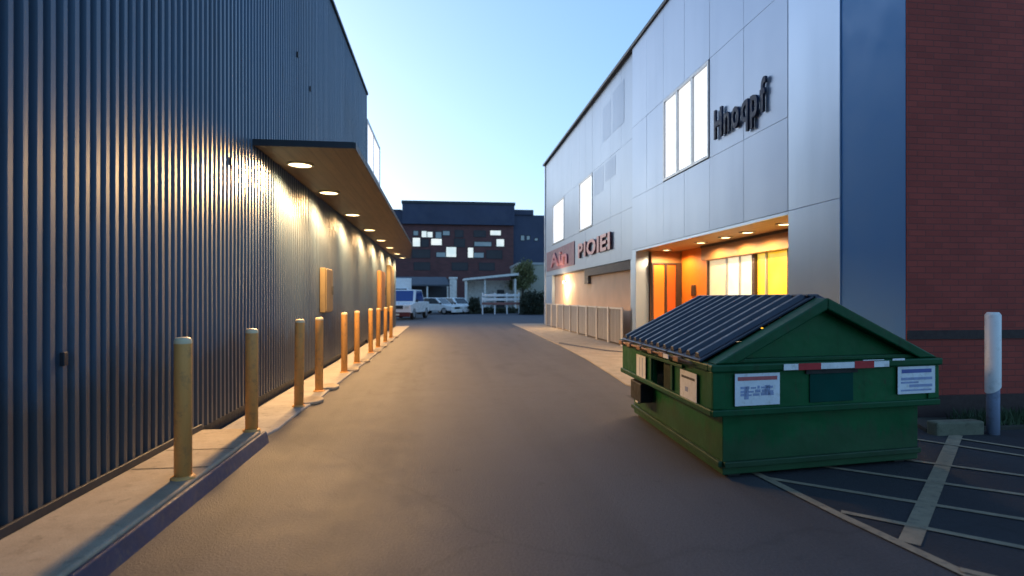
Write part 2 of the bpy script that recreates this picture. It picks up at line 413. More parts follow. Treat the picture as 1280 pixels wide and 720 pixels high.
o = corr('c', -4, 18.58, .15, 8.06, None).build('wall_cladding', M['clad'], LB); inv(o)
o = corr('c', 18.58, 29.4, .06, 3.47, None).build('wall_cladding', M['clad'], LB); inv(o)
inv(boxes('building_core', [(-14, -2.56, -4, 18.57, .0, 8.0), (-14, -2.56, 18.571, 29.38, .0, 3.44), (-14, -2.6, 18.575, 22.2, 3.45, 7.28)], M['trim_dark'], LB))
inv(boxes('parapet_cap', [(-2.62, -2.46, -4, 18.6, 8.06, 8.14), (-14, -2.622, 18.45, 18.6, 8.01, 8.13)], M['trim_dark'], LB, .008))
inv(boxes('base_flashing', [(-2.5, -2.475, -4, 6.1, .142, .2)], M['trim_dark'], LB, .004))
gl = inv(boxes('end_panel_glow', [(-2.56, -2.52, 18.66, 22.14, 3.75, 7.22)], M['white_panel'], LB))
inv(boxes('frame', [(-2.57, -2.49, 18.6, 18.66, 3.62, 7.3), (-2.57, -2.49, 22.14, 22.22, 3.62, 7.34), (-2.57, -2.49, 18.661, 22.139, 7.22, 7.32),
     (-2.57, -2.5, 18.661, 22.139, 5.85, 5.92), (-2.57, -2.49, 18.661, 22.139, 3.62, 3.7), (-2.57, -2.5, 20.3, 20.36, 5.921, 7.219)], M['win_frame'], LB))
m = MB(); cp = [(-2.49, 7.67), (-1.2, 7.67), (-1.26, 21.8), (-1.75, 29.3), (-2.49, 29.3)]
m.prism([(x, y, 3.5) for x, y in cp], (0, 0, .03)); can = inv(m.build('canopy', M['soffit'], LB))
m = MB(); m.prism([(x, y, 3.531) for x, y in cp], (0, 0, .03)); inv(m.build('canopy_top', M['trim_dark'], LB))
m = MB()
for a, b in zip(cp[:4], cp[1:5]):
    a = Vector((*a, 0)); b = Vector((*b, 0)); d = (b-a).normalized(); p = Vector((d.y, -d.x, 0))*.02
    if p.length == 0: continue
    m.hexa([(a.x, a.y, 3.485), (b.x, b.y, 3.485), (b.x+p.x, b.y+p.y, 3.485), (a.x+p.x, a.y+p.y, 3.485), (a.x, a.y, 3.57), (b.x, b.y, 3.57), (b.x+p.x, b.y+p.y, 3.57), (a.x+p.x, a.y+p.y, 3.57)])
inv(m.build('fascia', M['trim_dark'], LB))
# small fixings on the cladding
for y, z in ((6.9, 3.05), (7.1, 6.2), (4.0, 1.05), (9.9, 5.6), (10.8, 5.35), (5.2, 5.2)): inv(boxes('bracket', [(-2.51, -2.48, y, y+.04, z, z+.09)], M['trim_dark'], LB, .004))

# downlights under the canopy
def spot(name, loc, energy, col, size=R(160), blend=.35, rad=.06):
    L = bpy.data.lights.new(name, 'SPOT'); L.energy = energy; L.color = col; L.spot_size = size; L.spot_blend = blend; L.shadow_soft_size = rad
    o = bpy.data.objects.new(name, L); link(o); o.location = loc; return o
def downlight(x, y, z, label, group, sx=.17, sy=.11):
    r = empty('downlight', (x, y, z), 0, label, 'downlight', group)
    m = MB(); m.lathe([(sx, -.004), (sx+.028, -.004), (sx+.028, -.022), (sx, -.03), (sx, -.004)], 28); m.build('housing', M['housing'], r)
    m = MB(); m.lathe([(0, -.024), (sx*.7, -.022), (sx-.001, -.014), (sx-.001, -.003), (0, -.003)], 28); m.build('lens', M['lens'], r)
    return r
WARM = (1., .58, .23)
ly = [8.7, 10.95, 13.8, 16.85, 19.85, 22.7, 25.9, 28.4]; lx = [-2.15, -2.18, -2.2, -2.2, -2.2, -2.17, -2.15, -2.1]
lw = ['nearest canopy downlight, the largest, by the near end of the timber soffit', 'second canopy downlight from the near end of the soffit',
      'third canopy downlight from the near end of the soffit', 'fourth canopy downlight from the near end of the soffit',
      'fifth canopy downlight, small in the distance under the soffit', 'sixth canopy downlight, third from the far tip of the canopy',
      'seventh canopy downlight, next to the last at the far tip', 'farthest and smallest canopy downlight at the far tip of the soffit']
for x, y, t in zip(lx, ly, lw):
    downlight(x, y, 3.5, t, 'downlights under the left canopy')
    if y < 9:   # second spot added at the nearest fitting to brighten the near wall
        o = spot('wall_fill_spot', (x, y, 3.28), 900, WARM, R(62), .6, .2)
        o.rotation_euler = Vector((.12, 1, .5)).to_track_quat('Z', 'Y').to_euler()
    spot('canopy_lamp', (x, y, 3.3), 700 if y < 9 else 580, WARM, R(166), .3, .17)
# wall cabinets
def cabinet(y0, y1, z0, z1, depth, mat, label):
    r = empty('wall_cabinet', (-2.49, (y0+y1)/2, z0), 0, label, 'cabinet')
    h = (y1-y0)/2; H = z1-z0
    boxes('body', [(0, depth, -h, h, 0, H)], mat, r, .012)
    d = boxes('door', [(depth+.001, depth+.02, -h+.03, h-.03, .03, H-.03)], mat, r, .006)
    boxes('handle', [(depth+.02, depth+.045, h-.12, h-.09, H*.4, H*.6)], M['trim_dark'], d)
    return r
cabinet(11.6, 12.3, 1.2, 2.1, .11, M['box_tan'], 'tan steel cabinet mounted on the corrugated wall between bollards')
cabinet(21.2, 22.6, 1.0, 2.5, .14, M['box_door'], 'orange lit cabinet on the far end of the corrugated wall')
cabinet(24.6, 26.2, .9, 2.9, .16, M['box_tan'], 'tall tan cabinet on the wall, beyond the orange one')

# yellow bollards
def bollard(x, y, z, h, label, big=False):
    r = empty('bollard', (x, y, z), random.uniform(0, 6), label, 'bollard', 'yellow bollards along the corrugated wall')
    m = MB(); m.lathe([(0, -.1), (.061, -.1), (.061, h-.05)], 24); m.build('post', M['yellow'], r); r.rotation_euler = (random.gauss(0, .006), random.gauss(0, .006), random.uniform(0, 6))
    m = MB(); m.lathe([(.0615, h-.05), (.062, h-.04), (.058, h-.018), (.043, h-.004), (0, h)], 24); m.build('cap', M['cap'], r)
    m = MB(); m.lathe([(.085, -.02), (.085, .008), (.074, .02), (.0615, .022)], 20); m.build('collar', M['yellow'], r)
    return r
by = [4.49, 6.0, 7.86, 9.09, 11.31, 12.9, 15.28, 16.92, 18.95, 20.9]
bl = ['nearest yellow bollard, the tallest in view, on the blue-edged kerb', 'second yellow bollard, at the far end of the blue-edged kerb',
      'third yellow bollard, on the bright low concrete past the blue kerb', 'fourth yellow bollard, just in front of the tan wall cabinet',
      'fifth yellow bollard, first one beyond the tan wall cabinet', 'sixth yellow bollard, before the distant cluster of posts',
      'seventh yellow bollard, first of the distant cluster', 'eighth yellow bollard, second of the distant cluster',
      'ninth yellow bollard, next to the farthest one', 'farthest and smallest yellow bollard, nearest the parked cars']
for i, (y, t) in enumerate(zip(by, bl)):
    z = .14 if i < 2 else .03
    bollard(-1.96, y, z, 1.2 - z + random.uniform(-.015, .015), t)
    if i >= 2:
        m = MB(); pts = []
        for k in range(14):
            a = 2*math.pi*k/14; rr = 1+random.uniform(-.08, .08)
            pts.append((-1.9+.17*math.cos(a)*rr, y+.42+.26*math.sin(a)*rr, .0))
        m.prism(pts, (0, 0, .055))
        tag(m.build('concrete_footing', M['concrete'], bevel=.02), 'pale rounded concrete footing just past the ' + bl[i].split(',')[0].replace(' and smallest', ''), 'footing', 'concrete footings beside the bollards')

# ------------------------------------------------------------------ right building
RB = empty('retail_building', (5.5, 16, 0), 0, 'large silver metal-panelled shop building with a lit recessed entrance on the right', 'building')
def panels(name, x, cols, rows, mat, skip=(), gap=.004, jit=.0015):
    m = MB()
    for i in range(len(cols)-1):
        for j in range(len(rows)-1):
            if (i, j) in skip: continue
            y0, y1 = cols[i]+gap, cols[i+1]-gap; z0, z1 = rows[j]+gap, rows[j+1]-gap
            n = max(1, round((y1-y0)/1.25)); w = (y1-y0+2*gap)/n
            for k in range(n):
                a = cols[i]+gap+k*w; b = a+w-2*gap
                e = [random.uniform(-jit, jit) for _ in range(3)]
                m.hexa([(x+e[0], a, z0), (x+.06, a, z0), (x+.06, b, z0), (x+e[1], b, z0), (x+e[2], a, z1), (x+.06, a, z1), (x+.06, b, z1), (x+e[1]+e[2]-e[0], b, z1)])
    return inv(m.build(name, mat, RB))
top = 8.85
panels('facade_panels', 5.5, [8.45, 11.14, 13.64, 16.0], [2.9, 4.42, 6.5, top], M['alu'], {(1, 1)})
panels('facade_panels', 5.58, [16.02, 17.3, 20.8, 22.9, 25.9, 28.7, 30.7], [2.66, 4.22, 6.28, top], M['alu2'], {(2, 1), (4, 1)})
inv(boxes('wall_core', [(5.565, 20, 7.3, 11.1, 2.88, 8.8), (5.565, 20, 13.68, 16.0, 2.88, 8.8), (5.565, 20, 11.1, 13.68, 2.88, 4.4), (5.565, 20, 11.1, 13.68, 6.52, 8.8), (5.95, 20, 11.11, 13.67, 4.41, 6.51),
     (5.645, 20, 16.01, 30.65, 2.66, 4.2), (5.645, 20, 16.01, 30.65, 6.3, 8.8), (5.9, 20, 16.01, 30.65, 4.21, 6.29), (7.2, 20, 7.32, 30.6, 0, 2.65)], M['alu_gap'], RB))
inv(boxes('pier', [(5.5, 5.9, 7.25, 8.44, .0, 2.895), (5.5, 5.563, 7.25, 8.44, 2.898, top)], M['alu_pier'], RB, .006))
for b in ((5.5, 5.9, 15.7, 16.01, 0, 2.895), (5.58, 6.1, 16.015, 16.4, 0, 2.655), (5.58, 6.1, 28.9, 30.72, 0, 2.655)): inv(boxes('pier', [b], M['alu_pier'], RB, .006))
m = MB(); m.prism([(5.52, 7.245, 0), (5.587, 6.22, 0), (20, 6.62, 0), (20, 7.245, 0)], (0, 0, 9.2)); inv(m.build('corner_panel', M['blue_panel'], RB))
inv(boxes('end_wall', [(5.56, 20, 30.72, 30.9, 0, 8.8)], M['alu2'], RB))
inv(boxes('parapet_cap', [(5.44, 5.7, 7.25, 16.0, top+.002, top+.1), (5.44, 5.78, 16.002, 30.95, top+.002, top+.1), (5.79, 20, 30.7, 30.95, top+.002, top+.1)], M['trim_dark'], RB, .01))
inv(boxes('edge_trim', [(5.53, 5.62, 30.73, 30.92, 0, top)], M['letter_side'], RB))
inv(boxes('base_plinth', [(5.47, 5.5, 7.26, 8.43, .0, .16)], M['lintel'], RB))
# windows: frame > panes
def window(y0, y1, z0, z1, x, n, lit):
    f = []
    f += [(x-.02, x+.1, y0, y0+.06, z0, z1), (x-.02, x+.1, y1-.06, y1, z0, z1), (x-.02, x+.1, y0+.061, y1-.061, z0, z0+.06), (x-.02, x+.1, y0+.061, y1-.061, z1-.06, z1)]
    w = (y1-y0)/n
    for k in range(1, n): f.append((x-.015, x+.1, y0+k*w-.05, y0+k*w+.05, z0+.061, z1-.061))
    fr = inv(boxes('window', f, M['win_frame'], RB))
    for k in range(n):
        p = boxes('pane', [(x+.03, x+.04, y0+k*w+.051, y0+(k+1)*w-.051, z0+.062, z1-.062)], lit, fr)
        p.matrix_parent_inverse = fr.matrix_parent_inverse.copy() if False else Matrix.Translation(-Vector(RB.location)) if False else Matrix()
    return fr
window(11.16, 13.62, 4.44, 6.48, 5.5, 3, M['win_lit'])
window(20.82, 22.88, 4.24, 6.26, 5.58, 1, M['win_lit'])
window(25.92, 28.68, 4.24, 6.26, 5.58, 1, M['win_lit'])
for y0, y1, z0, z1 in ((17.0, 18.2, 7.0, 8.35), (18.4, 19.4, 7.0, 8.2), (17.9, 19.1, 5.55, 6.2), (19.3, 20.5, 5.3, 6.2)):
    m = MB(); m.box(5.576, 5.579, y0, y1, z0, z1)
    for k in range(0):
        zz = z0+(k+.5)*(z1-z0)/8; m.box(5.545, 5.5595, y0+.03, y1-.03, zz-.02, zz+.03)
    inv(m.build('louvre', M['louvre'], RB))
# entrance recess
inv(boxes('entrance_soffit', [(5.56, 7.1, 8.45, 15.69, 2.84, 2.875)], M['soffit_entry'], RB))
inv(boxes('entrance_lintel', [(5.502, 5.555, 8.446, 15.695, 2.842, 2.893)], M['alu_pier'], RB))
inv(boxes('recess_wall', [(6.8, 7.1, 13.9, 15.5, .02, 2.838)], M['orange'], RB))
inv(boxes('recess_end_wall', [(5.92, 7.1, 15.55, 15.69, .02, 2.838)], M['amber_wood'], RB))
dr = inv(boxes('door', [(5.96, 6.28, 15.5, 15.545, .04, 2.45)], M['orange'], RB)); 
inv(boxes('door', [(6.36, 6.62, 15.5, 15.545, .04, 2.45)], M['orange_deep'], RB))
inv(boxes('door_frame', [(5.91, 5.955, 15.47, 15.548, .03, 2.5), (6.285, 6.355, 15.47, 15.548, .03, 2.5), (6.625, 6.79, 15.47, 15.548, .03, 2.5), (5.956, 6.284, 15.47, 15.548, 2.455, 2.5), (6.356, 6.624, 15.47, 15.548, 2.455, 2.5)], M['dark_frame'], RB))
inv(boxes('bulkhead', [(6.62, 7.1, 8.46, 13.88, 2.46, 2.836)], M['amber_wood'], RB, .006))
inv(boxes('bulkhead_trim', [(6.6, 6.618, 8.46, 13.88, 2.78, 2.836)], M['dark_frame'], RB))
inv(boxes('wall_ornament', [(6.76, 6.8, 14.55, 14.8, 1.55, 1.85)], M['dark_frame'], RB, .03))
def glaz(y0, y1, mat): return inv(boxes('glazing', [(6.84, 6.86, y0, y1, .05, 2.455)], mat, RB))
glaz(12.95, 13.85, M['entry_pale']); glaz(11.75, 12.9, M['entry_white']); glaz(11.25, 11.6, M['entry_yellow']); glaz(10.45, 11.2, M['entry_yellow']); glaz(8.47, 10.3, M['entry_pale'])
for a, b in ((11.62, 11.74), (10.31, 10.44), (13.86, 13.895)): inv(boxes('mullion', [(6.78, 6.88, a, b, .03, 2.457)], M['dark_frame'], RB))
for a, b in ((12.905, 12.945), (12.3, 12.33), (11.21, 11.24)): inv(boxes('mullion', [(6.8, 6.88, a, b, .03, 2.457)], M['win_frame'], RB))
inv(boxes('side_wall', [(5.91, 7.1, 8.3, 8.445, .02, 2.838)], M['orange'], RB))
el = [(6.15, 15.0), (6.15, 12.9), (6.15, 11.7), (6.12, 10.75), (6.1, 9.45)]
en = ['farthest entrance downlight, above the orange doors', 'second entrance downlight from the orange doors', 'middle entrance downlight of the shop soffit',
      'entrance downlight next to the nearest one, above the pale glazing', 'nearest and brightest entrance downlight, beside the silver pier']
for (x, y), t in zip(el, en):
    downlight(x, y, 2.84, t, 'downlights in the entrance soffit', .13, .13)
    spot('entrance_lamp', (x, y, 2.78), 150, (1., .68, .36), R(165))
# delivery recess beside the entrance
inv(boxes('service_wall', [(5.74, 6.3, 16.4, 28.9, 0, 2.64)], M['beige'], RB))
inv(boxes('service_lintel', [(5.6, 5.735, 16.41, 21.6, 2.36, 2.645)], M['lintel'], RB)); inv(boxes('service_bracket', [(5.62, 5.73, 21.61, 22.2, 2.05, 2.645)], M['lintel'], RB))
inv(boxes('service_soffit', [(5.66, 5.735, 22.21, 28.89, 2.6, 2.645)], M['lintel'], RB))
wl = empty('wall_lamp', (5.74, 26.4, 2.2), 0, 'small glowing lamp on the beige wall above the grey fence', 'wall lamp')
boxes('bracket', [(-.06, 0, -.1, .1, .0, .1)], M['housing'], wl, .005); boxes('lens', [(-.09, -.061, -.14, .14, -.03, .12)], M['lens_wall'], wl, .01)
L = bpy.data.lights.new('wall_lamp_light', 'POINT'); L.energy = 240; L.color = (1., .66, .34); L.shadow_soft_size = .08
o = link(bpy.data.objects.new('wall_lamp_light', L)); o.location = (5.3, 26.0, 2.05)
fn = empty('panel_fence', (5.35, 22.5, 0), 0, 'grey metal panel fence with pale posts under the beige wall', 'fence')
y = 16.5; m = MB()
while y < 29.4:
    m.box(5.365, 5.385, y, y+.3, .08, 1.14); y += .315
inv(m.build('fence_panel', M['fence_grey'], fn)) if False else None
o = m.build('fence_panel', M['fence_grey'], fn); o.location = (-5.35, -22.5, 0)
for k in range(10):
    yy = 16.45 + k*1.42
    boxes('post', [(-.03, .012, yy-22.5, yy+.11-22.5, .02, 1.2)], M['fence_post'], fn, .005)
boxes('rail', [(-.012, .034, -6, 6.9, 1.142, 1.19)], M['fence_post'], fn)

# lettering
def letters(txt, H, W, mats, x, y_left, z, parent, ext=.05, off=.0, gap=.0):
    """raised letters on a wall facing -X, reading from y_left (far) towards the camera"""
    objs = []; total = 0; data = []
    for ch in txt:
        cu = bpy.data.curves.new('letter', 'FONT'); cu.body = ch; cu.size = 1; cu.extrude = .06; cu.offset = off; cu.resolution_u = 3
        t = bpy.data.objects.new('tmp', cu); COL.objects.link(t)
        dg = bpy.context.evaluated_depsgraph_get(); dg.update()
        me = bpy.data.meshes.new_from_object(t.evaluated_get(dg)); bpy.data.objects.remove(t)
        xs = [v.co.x for v in me.vertices]; data.append((me, min(xs), max(xs)))
        total += max(xs)-min(xs)+gap
    s = W/total; cur = y_left
    zs = [v.co.y for me, _, _ in data for v in me.vertices]; k = H/(max(zs)-min(zs)); zb = min(zs)
    for me, a, b in data:
        for v in me.vertices:
            X, Y, Z = v.co
            v.co = (x - ext*.5 - Z/.06*ext*.5, cur - (X-a)*s, z + (Y-zb)*k)
        me.materials.clear()
        for mm in mats: me.materials.append(mm)
        for p in me.polygons:
            p.material_index = 0 if abs(p.normal.z) > .9 or len(mats) == 1 else 1
        me.update()
        for p in me.polygons: p.material_index = 0 if (p.normal.x < -.9 or len(mats) == 1) else 1
        me.name = 'letter'
        o = bpy.data.objects.new('letter', me); link(o, parent); objs.append(o)
        cur -= (b-a+gap)*s
    return objs
S1 = empty('shop_sign', (0, 0, 0), 0, 'dark navy raised lettering sign beside the tall lit triple window', 'sign')
letters('Hnoqpf', .78, 1.92, [M['letter_dark']], 5.475, 10.82, 4.52, S1, .045, .02, .15)
S2 = empty('shop_sign', (0, 0, 0), 0, 'pale red raised lettering sign below the nearer narrow lit window', 'sign')
letters('PIOIEI', .6, 4.7, [M['white_red'], M['letter_red']], 5.54, 22.75, 3.12, S2, .06, .03, .1)
S3 = empty('shop_sign', (0, 0, 0), 0, 'magenta sign panel with pink letters at the far end of the shop', 'sign')
boxes('board', [(5.545, 5.573, 23.7, 30.3, 2.92, 3.95)], M['magenta'], S3)
letters('Ain', .7, 4.2, [M['pink'], M['magenta']], 5.54, 28.9, 3.06, S3, .06, .02, .06)

# ------------------------------------------------------------------ brick building at right
BB = empty('brick_building', (6.5, 6.2, 0), 0, 'dark red brick building with a black band at the right edge', 'building')
inv(boxes('wall', [(5.59, 18, 6.2, 6.215, 0, 11)], M['brick'], BB))
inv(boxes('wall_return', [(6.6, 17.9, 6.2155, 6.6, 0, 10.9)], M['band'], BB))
inv(boxes('band', [(5.585, 6.471, 6.188, 6.199, .99, 1.1), (6.472, 18, 6.188, 6.199, .99, 1.1)], M['band'], BB))
inv(boxes('plinth', [(5.585, 6.471, 6.185, 6.199, .0, .3), (6.472, 18, 6.185, 6.199, .0, .3)], M['band'], BB))

# white post by the brick wall
wp = empty('bollard', (5.97, 5.47, 0), 0, 'white sleeved post with a grey blue lower pipe by the brick wall', 'bollard')
m = MB(); m.lathe([(0, -.05), (.06, -.05), (.06, .55)], 24); m.build('post', M['blue_pipe'], wp)
m = MB(); n = 24; ringb = []; ringt = []
for i in range(n):
    t = 2*math.pi*i/n; cx, cy = math.cos(t), math.sin(t)
    ringb.append(m.bm.verts.new((.072*cx, .072*cy, .50+.05*cx))); ringt.append(m.bm.verts.new((.072*cx, .072*cy, 1.31)))
rt2 = [m.bm.verts.new((.052*math.cos(2*math.pi*i/n), .052*math.sin(2*math.pi*i/n), 1.34)) for i in range(n)]
for i in range(n):
    j = (i+1) % n
    for a, b in ((ringb, ringt), (ringt, rt2)):
        f = m.bm.faces.new([a[i], a[j], b[j], b[i]]); f.smooth = a is ringb
m.bm.faces.new(rt2); m.build('sleeve', M['white_sleeve'], wp)

# ------------------------------------------------------------------ dumpster
DW, DL, DH = 2.24, 2.75, .95
D = empty('dumpster', (2.14, 4.26, 0), 0, 'large green steel dumpster with a ribbed black pitched lid and warning stickers', 'dumpster')
ha = math.hypot(1, .12); hb = math.hypot(1, .05)
def T(a, b, z): return (a/ha + b*.05/hb, a*.12/ha + b/hb, z)
# body: lower tub, upper bin with a door opening on the left side
m = MB()
m.box(.13, DW-.1, .1, DL-.1, .035, .545, T)
z0, z1 = .545, .9
ob0, ob1 = .95, 1.52         # opening on the left side
m.box(0, .05, 0, ob0, z0, z1, T); m.box(0, .05, ob1, DL, z0, z1, T)
m.box(0, .05, ob0, ob1, z0, z0+.02, T); m.box(0, .05, ob0, ob1, z1-.05, z1, T)
m.box(.0501, DW, 0, .05, z0, z1, T); m.box(DW-.05, DW, .0501, DL, z0, z1, T); m.box(.0501, DW-.0501, DL-.05, DL, z0, z1, T)
body = m.build('body', M['green'], D, .008)
boxes('floor', [(.06, DW-.06, .06, DL-.06, .548, .556)], M['inside'], D, T=T)
# ribs / ledge
boxes('ledge', [(-.025, DW+.025, -.03, -.0015, .545, .6), (-.03, -.0015, -.0, DL, .545, .6), (DW+.0015, DW+.03, -.0, DL, .545, .6)], M['green_dark'], D, .01, T)
boxes('lower_ledge', [(.13, DW-.1, .06, .098, .1, .15), (.09, .128, .1, DL-.1, .1, .15)], M['green_dark'], D, .008, T)
boxes('corner_post', [(-.018, -.0015, .0, .09, .605, .9), (-.018, .09, -.018, -.0015, .605, .9)], M['green'], D, .006, T)
boxes('corner_post', [(DW-.1, DW+.02, -.018, -.0015, .605, .9)], M['green'], D, .006, T)
boxes('rim', [(-.04, DW+.04, -.045, .04, .901, .965), (-.04, .04, .041, DL, .901, .965), (DW-.04, DW+.04, .041, DL, .901, .965), (-.04, DW+.04, DL+.001, DL+.05, .901, .965)], M['green_dark'], D, .014, T)
# gables
AP = 1.07; RZ = 1.5
def gable(b0, b1, name):
    m = MB(); m.prism([(.12, b0, .966), (DW-.12, b0, .966), (AP, b0, RZ-.1)], (0, b1-b0, 0), T); return m.build(name, M['green'], D)
gable(.09, .12, 'gable_panel'); gable(DL-.12, DL-.09, 'gable_panel')
def gframe(b0, b1):
    m = MB()
    for s0, s1 in ((.0, AP), (DW, AP)):
        d = 1 if s0 < s1 else -1
        m.prism([(s0, b0, .968), (s0+d*.2, b0, .968), (AP, b0, RZ-.1), (AP, b0, RZ)], (0, b1-b0, 0), T)
    return m.build('gable_frame', M['green_dark'], D, .012)
gframe(-.03, .16); gframe(DL-.14, DL+.03)
boxes('gable_sill', [(.2, DW-.2, .02, .088, .966, 1.0)], M['green_dark'], D, .006, T)
# pitched lid in three panels a side with raised ribs
def lid(side, b0, b1):
    m = MB(); e = -.05 if side < 0 else DW+.05
    def P(t, b, h):
        a = e + (AP-e)*t; z = .962 + (RZ-.962)*t
        n = Vector((-(RZ-.962)*(1 if side < 0 else -1), 0, abs(AP-e))).normalized()
        return T(a + n.x*h, b, z + n.z*h)
    t0, t1 = .0, .995
    m.hexa([P(t0, b0, .0), P(t1, b0, .0), P(t1, b1, .0), P(t0, b1, .0), P(t0, b0, .022), P(t1, b0, .022), P(t1, b1, .022), P(t0, b1, .022)])
    nr = 4; w = (b1-b0)/nr
    for k in range(nr):
        c = b0 + (k+.5)*w
        m.hexa([P(.02, c-.055, .0225), P(.97, c-.055, .0225), P(.97, c+.055, .0225), P(.02, c+.055, .0225),
                P(.035, c-.028, .062), P(.95, c-.028, .062), P(.95, c+.028, .062), P(.035, c+.028, .062)])
    return m.build('lid_panel', M['lid'], D, .006)
for s in (-1, 1):
    for k in range(3):
        b0 = .154 + k*(DL-.32)/3; lid(s, b0+.008, b0+(DL-.32)/3-.008)
boxes('ridge_cap', [(AP-.06, AP+.06, .17, DL-.15, 1.505, 1.53)], M['lid'], D, .01, T)
# hinge rod with hinges along the left eave
m = MB(); m.tube(T(-.075, .3, .945), T(-.075, DL-.2, .945), .012)
hr = m.build('hinge_rod', M['rust'], D)
for b in (.55, .95, 1.3, 1.7, 2.1, 2.45): boxes('hinge', [(-.1, -.055, b, b+.13, .92, .968)], M['rust'], hr, .006, T)
boxes('hinge_tag', [(-.106, -.101, .78, .92, .925, .965)], M['tape_white'], D, 0, T)
# side door: frame, panel slid open, dark behind
boxes('door_track', [(-.03, -.0015, .62, 1.9, .855, .885)], M['green_dark'], D, .004, T)
boxes('door_frame', [(-.022, -.0015, ob0-.06, ob0-.005, .61, .853), (-.022, -.0015, ob1+.005, ob1+.06, .61, .853)], M['green_dark'], D, .005, T)
boxes('side_door', [(.052, .066, ob0-.02, ob1-.2, .57, .84)], M['inside'], D, 0, T)
# fork pocket at the far left, small one at the front right
boxes('fork_pocket', [(-.03, .127, 1.88, 2.28, .3, .52)], M['black'], D, .01, T)
boxes('fork_pocket', [(DW-.098, DW+.09, .5, .95, .28, .52)], M['black'], D, .01, T)
boxes('front_pocket', [(.9, 1.34, -.012, -.0012, .62, .86)], M['teal'], D, .004, T)
boxes('painted_recess_shade', [(.86, 1.38, -.02, -.0012, .862, .898)], M['black'], D, 0, T)  # black strip puts the shade of the recess under the rim into colour
for a in (.2, DW-.32): boxes('skid', [(a, a+.12, .15, DL-.15, 0, .034)], M['black'], D, .008, T)
boxes('reflector', [(.1, .128, 2.4, 2.5, .2, .26)], M['tape_white'], D, .004, T)
# reflective tape under the front lip
tape = boxes('reflective_tape', [(.62, 1.68, -.053, -.047, .905, .955)], M['tape_white'], D, 0, T)
for b in ((.76, .98, -.056, -.0535, .903, .957), (1.32, 1.52, -.056, -.0535, .9, .962)): boxes('red_stripe', [b], M['tape_red'], tape, 0, T)
boxes('loose_strip', [(1.4, 1.62, -.06, -.0565, .963, .97), (1.72, 1.85, -.05, -.046, .955, .972)], M['tape_white'], D, 0, T)
# stickers with header, lines and marks
def sticker(front, u0, u1, zb, zt, items):
    def bx(a0, a1, c0, c1, d0, d1):   # a along face, c height, d outwards
        return (a0, a1, -d1, -d0, c0, c1) if front else (-d1, -d0, a0, a1, c0, c1)
    s = boxes('sticker', [bx(u0, u1, zb, zt, .0205, .023)], M['stick'], D, 0, T)
    for nm, mt, lst in items:
        boxes(nm, [bx(u0+(u1-u0)*p[0], u0+(u1-u0)*p[1], zb+(zt-zb)*p[2], zb+(zt-zb)*p[3], .0232, .0245) for p in lst], mt, s, 0, T)
    return s
rnd = random.Random(3)
words = []
for zz in (.52, .4, .3):
    x = .12
    while x < .82:
        w = rnd.uniform(.05, .16); words.append((x, min(.88, x+w), zz, zz+rnd.uniform(.05, .1))); x += w+.03
sticker(True, .18, .6, .625, .885, [('printed_header', M['print_red'], [(.06, .94, .78, .9)]), ('printed_mark', M['print_grey'], words + [(.2, .3, .2, .6), (.66, .78, .3, .62)])])
sticker(True, 2.0-.2, 2.0+.21, .655, .905 - .01, [('printed_header', M['print_blue'], [(.1, .9, .76, .9)]), ('printed_mark', M['print_grey'], [(.08, .92, .5, .6), (.08, .55, .38, .45), (.3, .92, .24, .34), (.08, .9, .1, .16)])])
sticker(False, .3, .68, .585, .845, [('printed_header', M['print_black'], [(.1, .9, .74, .82)]), ('printed_mark', M['print_grey'], [(.5, .68, .3, .46)])])
sticker(False, 1.72, 2.06, .585, .845, [('printed_mark', M['print_grey'], [(.3, .36, .1, .9), (.6, .64, .1, .9)])])

# ------------------------------------------------------------------ background buildings
OB = empty('office_building', (2, 75, 0), 0, 'wide dark brick office block with scattered lit windows at the end of the alley', 'building')
inv(boxes('wall', [(-18, 9.2, 75, 95, 0, 11.2)], M['far_brick'], OB))
inv(boxes('wing', [(9.21, 30, 75.6, 92, 0, 12.75)], M['far_roof'], OB))
inv(boxes('roof', [(-5.55, 9.3, 74.6, 95, 11.21, 13.9), (-18, -5.56, 75.1, 94, 11.21, 13.0), (9.31, 12.0, 75.4, 92, 12.76, 13.45)], M['far_roof'], OB))
inv(boxes('roof_cap', [(-5.65, 9.4, 74.5, 95, 13.901, 14.25), (-18, -5.66, 75, 94, 13.001, 13.12)], M['trim_dark'], OB))
inv(boxes('rooftop_unit', [(1.5, 4.5, 78, 81, 14.252, 14.6)], M['far_roof'], OB))
def owin(x0, x1, z0, z1, mat, y=75):
    f = inv(boxes('window', [(x0-.08, x0, y-.06, y-.003, z0-.08, z1+.08), (x1, x1+.08, y-.06, y-.003, z0-.08, z1+.08), (x0, x1, y-.055, y-.003, z1, z1+.08), (x0, x1, y-.055, y-.003, z0-.08, z0)], M['trim_dark'], OB))
    boxes('pane', [(x0, x1, y-.03, y-.004, z0, z1)], mat, f)
for r in [(-3.03,-2.4,9.5,10.3),(-2.3,-1.62,9.5,10.2),(-4.19,-3.25,8.27,9.39),(-1.79,-.41,8.47,9.3),(.2,1.5,6.92,8.22),(3.07,3.77,6.85,8.16),(6.06,7.47,9.89,10.5),(6.9,7.92,8.39,9.35)]: owin(*r, M['far_win'])
for r in [(-4.1,-3.51,9.74,10.3),(-1.2,-.45,9.4,10.2),(-.24,.63,9.8,10.35),(-1.1,.11,6.91,7.5),(3.85,5.17,6.87,7.5),(3.94,6.2,8.4,8.95)]: owin(*r, M['far_win_dim'])
